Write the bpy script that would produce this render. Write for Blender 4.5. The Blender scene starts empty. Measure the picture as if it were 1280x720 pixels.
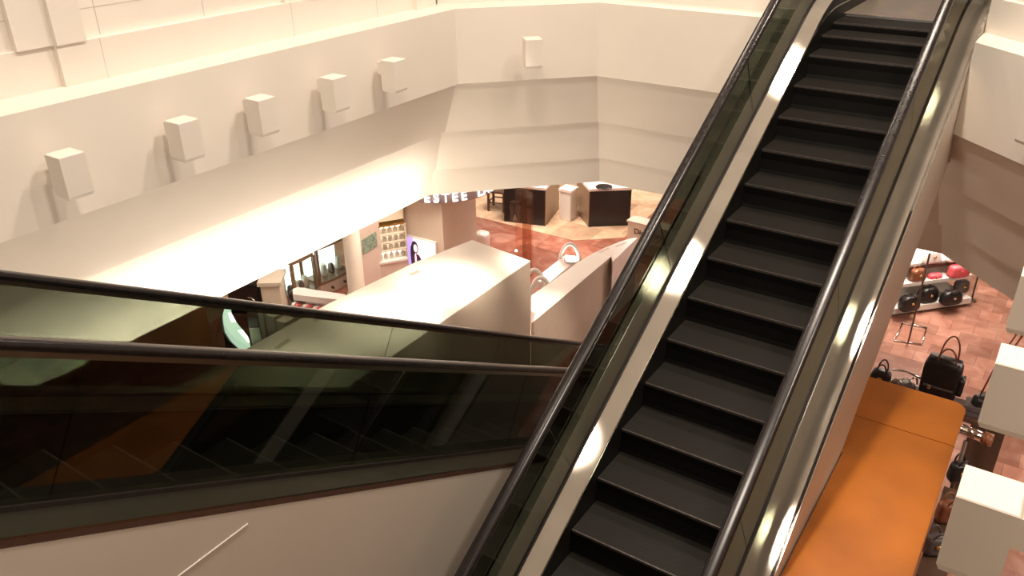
import bpy, math, random
from mathutils import Vector, Matrix
random.seed(7)
SC = bpy.context.scene
COL = SC.collection
ZO = 6.8                      # height of the camera above the lower floor
F_PX = 1046.95
ROT = ((0.83036185, 0.55712372, -0.01059986),
       (0.24946183, -0.38868423, -0.88695736),
       (-0.49826499, 0.7338513, -0.46172966))
# ---------------------------------------------------------------- surveying helpers (camera at 0,0,0)
def ray(px, py):
    a, b = (px - 640) / F_PX, (py - 360) / F_PX
    return [ROT[0][i] * a + ROT[1][i] * b + ROT[2][i] for i in range(3)]
def atz(px, py, z):
    d = ray(px, py); t = z / d[2]; return (d[0] * t, d[1] * t, z)
def atx(px, py, x):
    d = ray(px, py); t = x / d[0]; return (x, d[1] * t, d[2] * t)
def height_at(px, py, base):
    d = ray(px, py); k = math.hypot(base[0], base[1]) / math.hypot(d[0], d[1]); return d[2] * k - base[2]
ZF = -6.8
# ---------------------------------------------------------------- materials
def new_mat(name):
    m = bpy.data.materials.new(name); m.use_nodes = True
    nt = m.node_tree; b = nt.nodes['Principled BSDF']
    return m, nt, b
def mat(name, col, rough=.5, metal=0., noise=.06, nscale=6., bump=0., bscale=60., coat=0., stretch=None, spec=None):
    m, nt, b = new_mat(name)
    tc = nt.nodes.new('ShaderNodeTexCoord'); mp = nt.nodes.new('ShaderNodeMapping')
    nt.links.new(tc.outputs['Object'], mp.inputs['Vector'])
    if stretch: mp.inputs['Scale'].default_value = stretch
    n = nt.nodes.new('ShaderNodeTexNoise'); n.inputs['Scale'].default_value = nscale; n.inputs['Detail'].default_value = 4
    nt.links.new(mp.outputs['Vector'], n.inputs['Vector'])
    r = nt.nodes.new('ShaderNodeValToRGB')
    lo = [max(0, c * (1 - noise)) for c in col]; hi = [min(1, c * (1 + noise)) for c in col]
    r.color_ramp.elements[0].position = .3; r.color_ramp.elements[1].position = .7
    r.color_ramp.elements[0].color = (*lo, 1); r.color_ramp.elements[1].color = (*hi, 1)
    nt.links.new(n.outputs['Fac'], r.inputs['Fac']); nt.links.new(r.outputs['Color'], b.inputs['Base Color'])
    b.inputs['Roughness'].default_value = rough; b.inputs['Metallic'].default_value = metal
    b.inputs['Coat Weight'].default_value = coat
    if spec is not None: b.inputs['Specular IOR Level'].default_value = spec
    if bump:
        n2 = nt.nodes.new('ShaderNodeTexNoise'); n2.inputs['Scale'].default_value = bscale
        nt.links.new(mp.outputs['Vector'], n2.inputs['Vector'])
        bp = nt.nodes.new('ShaderNodeBump'); bp.inputs['Strength'].default_value = bump; bp.inputs['Distance'].default_value = .01
        nt.links.new(n2.outputs['Fac'], bp.inputs['Height']); nt.links.new(bp.outputs['Normal'], b.inputs['Normal'])
    return m
def emit(name, col, s):
    m, nt, b = new_mat(name)
    b.inputs['Base Color'].default_value = (*col, 1)
    b.inputs['Emission Color'].default_value = (*col, 1); b.inputs['Emission Strength'].default_value = s
    return m
def ribbed(name, base, groove, pitch, rough):
    m, nt, b = new_mat(name)
    tc = nt.nodes.new('ShaderNodeTexCoord'); w = nt.nodes.new('ShaderNodeTexWave')
    w.bands_direction = 'X'; w.inputs['Scale'].default_value = 2 * math.pi / pitch / 20.
    nt.links.new(tc.outputs['Object'], w.inputs['Vector'])
    r = nt.nodes.new('ShaderNodeValToRGB')
    r.color_ramp.elements[0].color = (*groove, 1); r.color_ramp.elements[1].color = (*base, 1)
    nt.links.new(w.outputs['Color'], r.inputs['Fac'])
    n = nt.nodes.new('ShaderNodeTexNoise'); n.inputs['Scale'].default_value = 9
    nt.links.new(tc.outputs['Object'], n.inputs['Vector'])
    mx = nt.nodes.new('ShaderNodeMix'); mx.data_type = 'RGBA'; mx.blend_type = 'MULTIPLY'; mx.inputs[0].default_value = .5
    nt.links.new(r.outputs['Color'], mx.inputs[6]); nt.links.new(n.outputs['Color'], mx.inputs[7])
    nt.links.new(mx.outputs[2], b.inputs['Base Color'])
    b.inputs['Roughness'].default_value = rough; b.inputs['Specular IOR Level'].default_value = .3
    return m
def pane(name, tint, rough=.0, f0=.04):
    m = bpy.data.materials.new(name); m.use_nodes = True; nt = m.node_tree; nt.nodes.clear()
    out = nt.nodes.new('ShaderNodeOutputMaterial'); mix = nt.nodes.new('ShaderNodeMixShader')
    tr = nt.nodes.new('ShaderNodeBsdfTransparent'); gl = nt.nodes.new('ShaderNodeBsdfGlossy')
    tr.inputs['Color'].default_value = (*tint, 1); gl.inputs['Roughness'].default_value = rough
    gl.inputs['Color'].default_value = (.9, .9, .85, 1)
    geo = nt.nodes.new('ShaderNodeNewGeometry'); dt = nt.nodes.new('ShaderNodeVectorMath'); dt.operation = 'DOT_PRODUCT'
    nt.links.new(geo.outputs['Normal'], dt.inputs[0]); nt.links.new(geo.outputs['Incoming'], dt.inputs[1])
    def mth(op, a, b=None):
        n = nt.nodes.new('ShaderNodeMath'); n.operation = op
        for i, v in enumerate((a, b)):
            if v is None: continue
            if isinstance(v, (int, float)): n.inputs[i].default_value = v
            else: nt.links.new(v, n.inputs[i])
        return n.outputs[0]
    ab = mth('ABSOLUTE', dt.outputs['Value']); om = mth('SUBTRACT', 1., ab); p5 = mth('POWER', om, 5.)
    fac = mth('ADD', mth('MULTIPLY', p5, 1 - f0), f0)
    # slight dust/tint variation
    nt.links.new(fac, mix.inputs['Fac']); nt.links.new(tr.outputs['BSDF'], mix.inputs[1]); nt.links.new(gl.outputs['BSDF'], mix.inputs[2])
    nt.links.new(mix.outputs['Shader'], out.inputs['Surface'])
    return m
def marble(name, c1, c2, c3, tile, grout, rough=.25, brick=True, off=.5):
    m, nt, b = new_mat(name)
    tc = nt.nodes.new('ShaderNodeTexCoord')
    n = nt.nodes.new('ShaderNodeTexNoise'); n.inputs['Scale'].default_value = 2.2; n.inputs['Detail'].default_value = 9; n.inputs['Distortion'].default_value = 1.4
    nt.links.new(tc.outputs['Object'], n.inputs['Vector'])
    r = nt.nodes.new('ShaderNodeValToRGB'); e = r.color_ramp.elements
    e[0].position = .32; e[0].color = (*c1, 1); e[1].position = .7; e[1].color = (*c3, 1)
    k = e.new(.5); k.color = (*c2, 1)
    nt.links.new(n.outputs['Fac'], r.inputs['Fac'])
    br = nt.nodes.new('ShaderNodeTexBrick'); br.inputs['Scale'].default_value = 1.; br.inputs['Mortar Size'].default_value = .004
    br.inputs['Brick Width'].default_value = tile; br.inputs['Row Height'].default_value = tile; br.offset = off
    br.inputs['Color1'].default_value = (.72, .68, .66, 1); br.inputs['Color2'].default_value = (1.25, 1.22, 1.2, 1); br.inputs['Mortar'].default_value = (*grout, 1)
    nt.links.new(tc.outputs['Object'], br.inputs['Vector'])
    mx = nt.nodes.new('ShaderNodeMix'); mx.data_type = 'RGBA'; mx.blend_type = 'MULTIPLY'; mx.inputs[0].default_value = 1.
    nt.links.new(r.outputs['Color'], mx.inputs[6]); nt.links.new(br.outputs['Color'], mx.inputs[7])
    nt.links.new(mx.outputs[2], b.inputs['Base Color']); b.inputs['Roughness'].default_value = rough
    return m
M = {}
M['plaster'] = mat('warm_white_plaster', (.80, .745, .67), .62, noise=.02, nscale=1.5)
M['ceiling'] = mat('ceiling_paint', (.62, .58, .52), .8, noise=.02)
def brushed(name, col, rough, dif, sharp):
    m = bpy.data.materials.new(name); m.use_nodes = True; nt = m.node_tree; nt.nodes.clear()
    out = nt.nodes.new('ShaderNodeOutputMaterial'); tc = nt.nodes.new('ShaderNodeTexCoord'); n = nt.nodes.new('ShaderNodeTexNoise')
    n.inputs['Scale'].default_value = 2.5; nt.links.new(tc.outputs['Object'], n.inputs['Vector'])
    r = nt.nodes.new('ShaderNodeValToRGB'); r.color_ramp.elements[0].position = .3; r.color_ramp.elements[1].position = .7
    r.color_ramp.elements[0].color = (*[c * .93 for c in col], 1); r.color_ramp.elements[1].color = (*[c * 1.07 for c in col], 1)
    nt.links.new(n.outputs['Fac'], r.inputs['Fac'])
    g = nt.nodes.new('ShaderNodeBsdfGlossy'); g.distribution = 'BECKMANN'; g.inputs['Roughness'].default_value = rough; nt.links.new(r.outputs['Color'], g.inputs['Color'])
    g2 = nt.nodes.new('ShaderNodeBsdfGlossy'); g2.distribution = 'BECKMANN'; g2.inputs['Roughness'].default_value = .085; nt.links.new(r.outputs['Color'], g2.inputs['Color'])
    d = nt.nodes.new('ShaderNodeBsdfDiffuse'); nt.links.new(r.outputs['Color'], d.inputs['Color'])
    m1 = nt.nodes.new('ShaderNodeMixShader'); m1.inputs['Fac'].default_value = dif; m2 = nt.nodes.new('ShaderNodeMixShader'); m2.inputs['Fac'].default_value = sharp
    nt.links.new(g.outputs[0], m1.inputs[1]); nt.links.new(d.outputs[0], m1.inputs[2]); nt.links.new(m1.outputs[0], m2.inputs[1]); nt.links.new(g2.outputs[0], m2.inputs[2]); nt.links.new(m2.outputs[0], out.inputs['Surface'])
    return m
M['steel'] = brushed('brushed_steel', (.56, .52, .455), .10, .45, .12)
M['steel_dark'] = mat('track_and_shaded_deck_steel', (.20, .185, .145), .36, 1., noise=.06, nscale=3)  # handrail track metal, also a darkened steel for the second escalator's decks
M['chrome'] = mat('chrome', (.8, .78, .75), .12, 1., noise=.02)
M['clad'] = mat('cream_painted_cladding', (.70, .63, .55), .45, noise=.02, nscale=1.)
M['rubber'] = mat('black_handrail_rubber', (.016, .013, .013), .24, noise=.2, nscale=20, spec=.35)
M['gasket'] = mat('black_gasket', (.012, .008, .007), .45, noise=.2)
M['skirt'] = mat('dark_skirt_brush', (.015, .014, .013), .5, noise=.3, nscale=30)
M['tread'] = ribbed('ribbed_tread', (.023, .018, .0125), (.002, .002, .0015), .017, .6)
M['riser'] = ribbed('ribbed_riser', (.007, .006, .005), (.0015, .0015, .001), .017, .6)
M['nosing'] = mat('worn_step_nosing', (.11, .095, .085), .38, .5, noise=.3, nscale=25)
M['plate'] = ribbed('landing_plate_metal', (.36, .29, .24), (.22, .17, .14), .02, .35)
M['glass'] = pane('grey_tinted_glass', (.335, .36, .315))
M['orange'] = mat('orange_lacquered_wood', (.385, .122, .016), .36, noise=.16, nscale=2.2, bump=.03, bscale=8, coat=.15)
M['red'] = marble('red_marble_tiles', (.30, .105, .07), (.38, .155, .11), (.50, .26, .20), .6, (.75, .7, .68))
M['pinkred'] = marble('rose_marble_tiles', (.31, .14, .10), (.37, .18, .13), (.45, .25, .19), .32, (.7, .62, .58))
M['beige'] = marble('beige_marble_tiles', (.62, .42, .27), (.70, .50, .34), (.78, .60, .44), .8, (.7, .6, .5))
M['white'] = mat('white_laminate', (.80, .77, .72), .4, noise=.02)
M['tan'] = mat('cream_side_in_shade', (.56, .46, .37), .5, noise=.03)  # cream sides darkened in colour to stand for shade
M['edgebrown'] = mat('matt_brown_edging', (.10, .055, .04), .9, noise=.1, spec=.05)
M['signgrey'] = mat('pale_grey_sign_band', (.52, .50, .52), .5, noise=.02)
M['amber'] = pane('amber_acrylic_core', (.78, .64, .56))
M['cream'] = mat('cream_laminate', (.72, .63, .50), .5, noise=.03)
M['beigewall'] = mat('beige_painted_panel', (.64, .55, .45), .6, noise=.03)
M['pinkbeige'] = mat('pinkish_beige_panel', (.66, .54, .45), .5, noise=.03)
M['pinktop'] = mat('pale_pink_stone', (.80, .70, .65), .3, noise=.06, nscale=5)
M['black'] = mat('black_lacquer', (.012, .009, .009), .3, noise=.2)
M['blackleather'] = mat('black_leather', (.014, .012, .012), .35, noise=.3, nscale=30, bump=.2, bscale=90)
M['brownleather'] = mat('brown_leather', (.26, .09, .04), .35, noise=.2, nscale=20, bump=.2, bscale=90)
M['pinkleather'] = mat('coral_pink_leather', (.80, .13, .15), .4, noise=.1, nscale=20, bump=.1, bscale=90)
M['greyleather'] = mat('grey_leather', (.12, .10, .10), .4, noise=.2, nscale=20, bump=.1, bscale=90)
M['darkbrown'] = mat('dark_brown_wood', (.10, .055, .035), .4, noise=.25, nscale=8)
M['brown'] = mat('bronze_brown_panel', (.22, .14, .085), .35, noise=.1)
M['rust'] = mat('rust_brown_wall_panel', (.42, .17, .075), .5, noise=.25, nscale=1.6)
M['redbrown'] = mat('marbled_red_brown_acrylic', (.42, .19, .12), .3, noise=.5, nscale=5)
M['printskin'] = emit('backlit_printed_skin', (1., .84, .82), .75)
M['teal'] = mat('teal_green_carpet', (.05, .20, .16), .9, noise=.2, nscale=30)
M['green'] = mat('muted_green_print', (.22, .30, .22), .6, noise=.6, nscale=25)
M['clear'] = pane('clear_glass', (.93, .95, .93))
M['acrylic'] = pane('amber_acrylic', (.95, .85, .80))
M['lit'] = emit('lit_shelf_back', (1., .93, .78), 2.6)
M['litcool'] = emit('lit_showcase_lining', (.86, 1., .93), 2.4)
M['litcase'] = emit('glowing_case_top', (.80, 1., .92), 5.)
M['litcore'] = emit('glowing_case_core', (.95, 1., .97), 16.)
M['lamp'] = emit('lamp_face', (1., .95, .85), 9.)
M['letter'] = emit('backlit_letter', (1., .98, .95), 1.4)
M['lilac'] = emit('backlit_lilac_poster', (.52, .42, .88), .75)
M['posterwhite'] = emit('backlit_white_poster', (.96, .90, 1.), 1.)
M['hair'] = mat('printed_dark_hair', (.05, .02, .06), .5)
M['dress'] = mat('printed_violet_dress', (.10, .03, .12), .5, noise=.6, nscale=30)
M['skin'] = mat('printed_skin', (.85, .62, .60), .5)
M['ink'] = mat('black_lettering', (.02, .015, .015), .5)
M['gold'] = mat('gold_caps', (.75, .55, .25), .25, 1.)
# ---------------------------------------------------------------- mesh builder
class MB:
    def __init__(s): s.v = []; s.f = []; s.sm = []
    def poly(s, pts, faces, smooth=False):
        k = len(s.v); s.v += [tuple(p) for p in pts]
        for f in faces: s.f.append([i + k for i in f]); s.sm.append(smooth)
        return s
    def box(s, x0, x1, y0, y1, z0, z1):
        p = [(x, y, z) for z in (z0, z1) for y in (y0, y1) for x in (x0, x1)]
        return s.poly(p, [(0, 2, 3, 1), (4, 5, 7, 6), (0, 1, 5, 4), (2, 6, 7, 3), (0, 4, 6, 2), (1, 3, 7, 5)])
    def prism(s, pts, z0, z1):                       # plan polygon extruded in height
        n = len(pts); a = [(p[0], p[1], z0) for p in pts] + [(p[0], p[1], z1) for p in pts]
        return s.poly(a, [tuple(range(n))[::-1], tuple(range(n, 2 * n))] + [(i, (i + 1) % n, n + (i + 1) % n, n + i) for i in range(n)])
    def extr(s, pts, v):                             # 3-D polygon extruded along v
        n = len(pts); v = Vector(v); a = [tuple(p) for p in pts] + [tuple(Vector(p) + v) for p in pts]
        return s.poly(a, [tuple(range(n))[::-1], tuple(range(n, 2 * n))] + [(i, (i + 1) % n, n + (i + 1) % n, n + i) for i in range(n)])
    def loft(s, rings, closed=True, caps=True, smooth=False):
        n = len(rings[0]); k = len(rings); pts = [p for r in rings for p in r]; fs = []
        m = n if closed else n - 1
        for i in range(k - 1):
            for j in range(m):
                a = i * n + j; b = i * n + (j + 1) % n; fs.append((a, b, b + n, a + n))
        if caps and closed: fs += [tuple(range(n))[::-1], tuple(range((k - 1) * n, k * n))]
        return s.poly(pts, fs, smooth)
    def tube(s, path, r, n=8, closed=False):
        P = [Vector(p) for p in path]; rings = []; up = None
        for i, p in enumerate(P):
            t = (P[min(i + 1, len(P) - 1)] - P[max(i - 1, 0)]).normalized()
            if up is None: up = Vector((0, 0, 1)) if abs(t.z) < .9 else Vector((1, 0, 0))
            a = t.cross(up)
            if a.length < 1e-4: a = t.cross(Vector((0, 1, 0)))
            a.normalize(); b = a.cross(t).normalized(); up = b
            rr = r[i] if isinstance(r, (list, tuple)) else r
            rings.append([p + a * math.cos(q) * rr + b * math.sin(q) * rr for q in [2 * math.pi * j / n for j in range(n)]])
        return s.loft(rings, smooth=True)
    def lathe(s, c, prof, n=20):
        rings = [[(c[0] + r * math.cos(2 * math.pi * j / n), c[1] + r * math.sin(2 * math.pi * j / n), c[2] + z) for j in range(n)] for r, z in prof]
        return s.loft(rings, smooth=True)
    def rounded(s, c, w, d, h, taper=0., e=4., rows=7, rot=0., belly=0.):   # soft bag-like solid, base centre c
        rings = []; cr, sr = math.cos(rot), math.sin(rot)
        for i in range(rows + 1):
            t = i / rows; edge = 1 - .16 * (abs(2 * t - 1) ** 6)
            k = (1 - taper * t + belly * math.sin(math.pi * t)) * edge; ring = []
            for j in range(20):
                q = 2 * math.pi * j / 20; cx = math.copysign(abs(math.cos(q)) ** (2 / e), math.cos(q)); sy = math.copysign(abs(math.sin(q)) ** (2 / e), math.sin(q))
                x = cx * w / 2 * k; y = sy * d / 2 * k
                ring.append((c[0] + x * cr - y * sr, c[1] + x * sr + y * cr, c[2] + h * t))
            rings.append(ring)
        return s.loft(rings, smooth=True)
    def build(s, name, m, parent=None, origin=None, bevel=0.):
        xs, ys, zs = zip(*s.v)
        o = origin or ((min(xs) + max(xs)) / 2, (min(ys) + max(ys)) / 2, min(zs))
        me = bpy.data.meshes.new(name); me.from_pydata([(a - o[0], b - o[1], c - o[2]) for a, b, c in s.v], [], s.f)
        me.polygons.foreach_set('use_smooth', s.sm); me.update()
        me.materials.append(M[m] if isinstance(m, str) else m)
        ob = bpy.data.objects.new(name, me); COL.objects.link(ob)
        w = Vector((o[0], o[1], o[2] + ZO))
        if parent is not None:
            ob.parent = parent; ob.location = w - world_loc(parent)
        else: ob.location = w
        import bmesh
        bm = bmesh.new(); bm.from_mesh(me); bmesh.ops.recalc_face_normals(bm, faces=bm.faces)
        if bevel:
            bmesh.ops.bevel(bm, geom=[e for e in bm.edges if len(e.link_faces) == 2 and e.calc_face_angle(0) > .5], offset=bevel, segments=2, affect='EDGES')
        bm.to_mesh(me); bm.free()
        return ob
def world_loc(o):
    v = Vector(o.location)
    while o.parent: o = o.parent; v += o.location
    return v
def tag(o, label, cat, group=None, kind=None):
    o['label'] = label; o['category'] = cat
    if group: o['group'] = group
    if kind: o['kind'] = kind
    return o
def thing(name, label, cat, loc, group=None):
    o = bpy.data.objects.new(name, None); o.empty_display_size = .1; COL.objects.link(o)
    o.location = (loc[0], loc[1], loc[2] + ZO); return tag(o, label, cat, group)
def struct(o): o['kind'] = 'structure'; return o
def copy_tree(o, loc=None, parent=None):
    c = o.copy(); COL.objects.link(c)
    if parent is not None: c.parent = parent
    for ch in list(o.children): copy_tree(ch, None, c)
    if loc is not None: c.location = loc
    return c
# ================================================================ THE WELL (setting)
def cornerL(r): x = -5.4 - r; return (x, x + 12.39 + 1.4142 * r)
def cornerB(r): y = 8.06 + r; return (y - 12.39 - 1.4142 * r, y)
def cornerC(r): y = 8.06 + r; return (7.05 + 1.4142 * r - y, y)
def cornerR(r): x = .31 + r; return (x, 7.05 + 1.4142 * r - x)
def nearL(r): return (-5.4 - r, -1.9 - r)
def nearR(r): return (.31 + r, -1.9 - r)
def backM(r): return (-2.42, 8.06 + r)
def chamM(r): return (-.757, 7.05 + 1.4142 * r + .757)
PROF = [(0, -1.4), (0, -2.16), (.05, -2.175), (.31, -2.76), (.385, -2.785), (.56, -3.285), (.62, -3.31), (.74, -3.66)]
def strip_wall(name, ends, prof, m='plaster', parent=None, bev=False):
    b = MB(); rings = [[(*e(r), z) for e in ends] for r, z in prof]
    b.loft(rings, closed=False, caps=False)
    o = b.build(name, m, parent)
    if parent is None: struct(o)
    return o
LOWP = [(.20, -2.5)] + PROF[3:]
w_left = strip_wall('wall_left', (nearL, cornerL), PROF)
w_cl = strip_wall('wall_corner_left', (cornerL, cornerB), PROF)
w_back = strip_wall('wall_back', (cornerB, backM), PROF)
w_under = strip_wall('wall_back_under_escalator', (backM, cornerC, chamM), LOWP)
w_cr = strip_wall('wall_corner_right', (chamM, cornerR), PROF)
w_right = strip_wall('wall_right', (cornerR, nearR), PROF)
w_near = strip_wall('wall_near', (nearR, nearL), PROF)
# ledge on top, parapet base, small lit ledge, recessed panels, coping
PAR = [(0, -1.4), (.34, -1.4), (.34, -1.12), (.42, -1.12), (.42, -.30), (.36, -.30), (.36, -.22), (.56, -.22), (.56, -1.45)]
PARL = [(0, -1.4), (.39, -1.4), (.39, -1.12)] + PAR[3:]
for ends, par in (((nearL, cornerL), w_left), ((cornerL, cornerB), w_cl), ((cornerB, backM), w_back), ((chamM, cornerR), w_cr)):
    strip_wall('parapet', ends, PARL if par is w_left else PAR, 'plaster', par)
strip_wall('ledge', (cornerR, nearR), [(0, -1.4), (.34, -1.4), (.34, -2.0)], 'plaster', w_right)
# pilasters, and the panel joints of the left parapet
def pil(y0, y1, par, r0=.34, r1=.44, z0=-1.12, z1=-.3):
    MB().box(-5.4 - r1, -5.4 - r0 + .0, y0, y1, z0, z1).build('pilaster', 'plaster', par)
yA = atx(25, 68, -5.74)[1]; yB = atx(73, 62, -5.74)[1]; yC = atx(108, 55, -5.74)[1]
pil(yA, yB - .01, w_left, .365); pil(yB - .01, yC, w_left, .322)
MB().box(-5.80, -5.74, yB - .01, 6.9, -1.4, -1.12).build('parapet_base', 'plaster', w_left)
yD = atx(360, 8, -5.74)[1]
pil(yD, yD + .26, w_left, .365); pil(yD + .26, yD + .5, w_left, .322)
yE = atx(516, 12, -5.74)[1]
pil(yE, yE + .30, w_left, .28, .44, -1.4)
jm = mat('joint_shadow_gap', (.58, .51, .45), .8)
for y in (yC + .16, yC + 1.05, yD + .75, yA - .7):
    MB().box(-5.823, -5.8185, y, y + .006, -1.12, -.3).build('panel_joint', jm, w_left)
for z in (-.93, -.62):
    MB().box(-5.823, -5.8185, -1.9, 7.0, z, z + .006).build('panel_joint', jm, w_left)
for y in (yC + .1, yD + .03, yD + 1.1):
    MB().box(-5.742, -5.7392, y, y + .005, -1.4, -1.12).build('panel_joint', jm, w_left)
# lower storey: floor, ceiling around the well; upper floor around the well
fl = struct(MB().box(-19, 8, -7, 26, ZF - .2, ZF).build('floor', 'red'))
def ring_plane(name, z, r0, r1, m, skipback=False):
    E = [nearL, cornerL, cornerB, cornerC, cornerR, nearR]
    b = MB(); n = len(E)
    a = [(*e(r0), z) for e in E] + [(*e(r1), z) for e in E]
    b.poly(a, [(i, (i + 1) % n, n + (i + 1) % n, n + i) for i in range(n)])
    return struct(b.build(name, m))
ring_plane('ceiling', -3.66, .74, 9.5, 'ceiling')
ring_plane('floor', -1.455, 2.6, 9.5, 'beige')
b = MB()
for e0, e1 in ((nearL, cornerL), (cornerL, cornerB), (cornerB, backM), (chamM, cornerR), (cornerR, nearR)):
    a = [(*e0(.56), -1.456), (*e1(.56), -1.456), (*e1(2.6), -1.456), (*e0(2.6), -1.456)]
    b.poly(a, [(0, 1, 2, 3)])
struct(b.build('floor', 'beige'))
MBc = MB().box(-15, 10, -12, 18, 4.2, 4.3); struct(MBc.build('ceiling', 'ceiling'))
# outer walls of the lower storey
struct(MB().box(-15.2, -15, -6, 24, ZF, -3.66).build('wall_lower_left', 'beigewall'))
struct(MB().box(-15, 7, 20, 20.2, ZF, -3.66).build('wall_lower_back', 'beigewall'))
struct(MB().box(6.8, 7, -6, 20, ZF, -3.66).build('wall_lower_right', 'beigewall'))
struct(MB().box(-15, 6.8, -5.2, -5, ZF, -3.66).build('wall_lower_near', 'beigewall'))
# beige floor field with a pointed edge, and rose tiles on the right
P = lambda x, y, z=ZF: atz(x, y, z)[:2]
ink = [P(560, 262), P(596, 271), P(717, 301), P(780, 297), P(806, 275), P(870, 215), (-6, 19.5), (-14, 19.5)]
b = MB(); b.prism(ink, ZF, ZF + .006); struct(b.build('trim_1', 'beige'))
b = MB(); b.prism([(-2.6, 2.), (4.5, 2.), (4.5, 19), (-4.6, 19), (-4.6, 15.2), (-2.6, 13.)], ZF, ZF + .006); struct(b.build('trim_2', 'pinkred'))
b = MB(); b.prism([P(160, 470), P(300, 380), P(520, 335), (-14.8, 13), (-14.8, 2)], ZF, ZF + .005); struct(b.build('trim_3', 'beige'))
# ================================================================ ESCALATORS
def fillet(corners, R):
    out = [Vector(corners[0])]
    for i in range(1, len(corners) - 1):
        a, p, c = (Vector(q) for q in corners[i - 1:i + 2]); u = (a - p).normalized(); v = (c - p).normalized()
        ang = math.acos(max(-1, min(1, u.dot(v)))); t = R / math.tan(ang / 2)
        s0 = p + u * t; s1 = p + v * t; cen = p + (u + v).normalized() * (R / math.sin(ang / 2))
        for k in range(9):
            w = k / 8; d0 = (s0 - cen); d1 = (s1 - cen)
            th = math.atan2(d0.x * d1.y - d0.y * d1.x, d0.dot(d1)) * w
            out.append(cen + Vector((d0.x * math.cos(th) - d0.y * math.sin(th), d0.x * math.sin(th) + d0.y * math.cos(th))))
    out.append(Vector(corners[-1])); return out
def normals(path):
    N = []
    for i in range(len(path)):
        t = (path[min(i + 1, len(path) - 1)] - path[max(i - 1, 0)]).normalized(); N.append(Vector((-t.y, t.x)))
    return N
def offset(path, off): return [p + n * off for p, n in zip(path, normals(path))]
def sweep(mb, path, sec, smooth=False):              # sec: closed list of (x, off)
    nn = normals(path)
    mb.loft([[(x, (p + n * o).x, (p + n * o).y) for x, o in sec] for p, n in zip(path, nn)], smooth=smooth); return mb
def cut_path(path, s0, s1):                          # sub path between arc lengths
    out = []; s = 0
    for i in range(len(path) - 1):
        L = (path[i + 1] - path[i]).length; a, bb = s, s + L
        if bb > s0 and a < s1:
            p0 = path[i].lerp(path[i + 1], max(0, (s0 - a) / L)); p1 = path[i].lerp(path[i + 1], min(1, (s1 - a) / L))
            if not out: out.append(p0)
            out.append(p1)
        s = bb
    return out
def length(path): return sum((path[i + 1] - path[i]).length for i in range(len(path) - 1))
HR = .868
def balustrade(root, xg, side, path, doff, joint_at, steps_path, xskirt, dw=.20, deck='steel'):
    """xg glass plane; side=+1 when the outside lies at +x; path: deck reference line."""
    top = offset(path, HR - .02)
    # handrail with its two round ends
    def ends(pp, R):
        a, c = pp[0], pp[-1]; A = []; Cc = []
        for k in range(1, 9):
            q = math.pi * k / 8
            A.append(Vector((a.x - R * math.sin(q), a.y - R + R * math.cos(q)))); Cc.append(Vector((c.x + R * math.sin(q), c.y - R + R * math.cos(q))))
        return A[::-1] + pp + Cc
    hp = ends(top, .29)
    hs = [(.041 * math.copysign(abs(math.cos(q)) ** .6, math.cos(q)), .022 * math.copysign(abs(math.sin(q)) ** .7, math.sin(q))) for q in [2 * math.pi * j / 14 for j in range(14)]]
    sweep(MB(), hp, [(xg + a, o) for a, o in hs], True).build('handrail', 'rubber', root)
    tp = ends(offset(path, HR - .052), .262)
    sweep(MB(), tp, [(xg - .022, -.012), (xg + .022, -.012), (xg + .022, .012), (xg - .022, .012)]).build('handrail_track', 'steel_dark', root)
    # glass panels between the joints
    L = length(path); pos = [0.]; s = joint_at % 1.73
    while s < L: pos.append(s); s += 1.73
    pos.append(L)
    base = doff - .03
    for i in range(len(pos) - 1):
        a, bb = pos[i] + (.003 if i else 0), pos[i + 1] - (.003 if i < len(pos) - 2 else 0)
        if bb - a < .05: continue
        cp = cut_path(path, a, bb)
        if len(cp) == 2: cp = [cp[0], cp[0].lerp(cp[1], .5), cp[1]]
        # normals from the whole path so neighbouring panes meet
        sweep(MB(), cp, [(xg - .006, base), (xg + .006, base), (xg + .006, HR - .05), (xg - .006, HR - .05)]).build('glass_panel', 'glass', root)
    for sgn, e in ((-1, path[0]), (1, path[-1])):    # round glass ends
        R = (HR - .05 - base) / 2; cz = e.y + base + R
        pts = [(xg - .006, e.x + sgn * R * math.sin(math.pi * k / 12), cz + R * math.cos(math.pi * k / 12)) for k in range(13)]
        MB().extr(pts, (.012, 0, 0)).build('glass_panel', 'glass', root)
    # gasket at the foot of the glass, both decks, skirt
    sweep(MB(), path, [(xg - .016, doff - .05), (xg + .016, doff - .05), (xg + .016, doff + .012), (xg - .016, doff + .012)]).build('gasket', 'gasket', root)
    xo = xg + side * (dw - .0); g = side * .016
    sweep(MB(), path, [(xg + g, doff - .01), (xo, doff - .01), (xo, doff - .02), (xg + g, doff - .02)]).build('outer_deck', deck, root)
    xi = xskirt
    sweep(MB(), path, [(xg - g, doff - .004), (xi, doff - .033), (xi, doff - .047), (xg - g, doff - .05)]).build('inner_deck', deck, root)
    sweep(MB(), steps_path, [(xi + side * .0015, doff - .052), (xi - side * .006, doff - .052), (xi - side * .006, doff - .040), (xi + side * .0015, doff - .040)]).build('skirt_edge', 'chrome', root)
    # vertical skirt from the deck down past the steps
    b = MB(); n0 = offset(path, doff - .05); n1 = offset(steps_path, -.30)
    def same(pa, pb, m=60):
        La, Lb = length(pa), length(pb); out = []
        for i in range(m + 1):
            a = cut_path(pa, 0, max(1e-4, La * i / m)); c = cut_path(pb, 0, max(1e-4, Lb * i / m)); out.append((a[-1], c[-1]))
        return out
    rings = [[(xi, a.x, a.y), (xi + side * .01, a.x, a.y), (xi + side * .01, c.x, c.y), (xi, c.x, c.y)] for a, c in same(n0, n1)]
    b.loft(rings); b.build('skirt', 'skirt', root)
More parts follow.
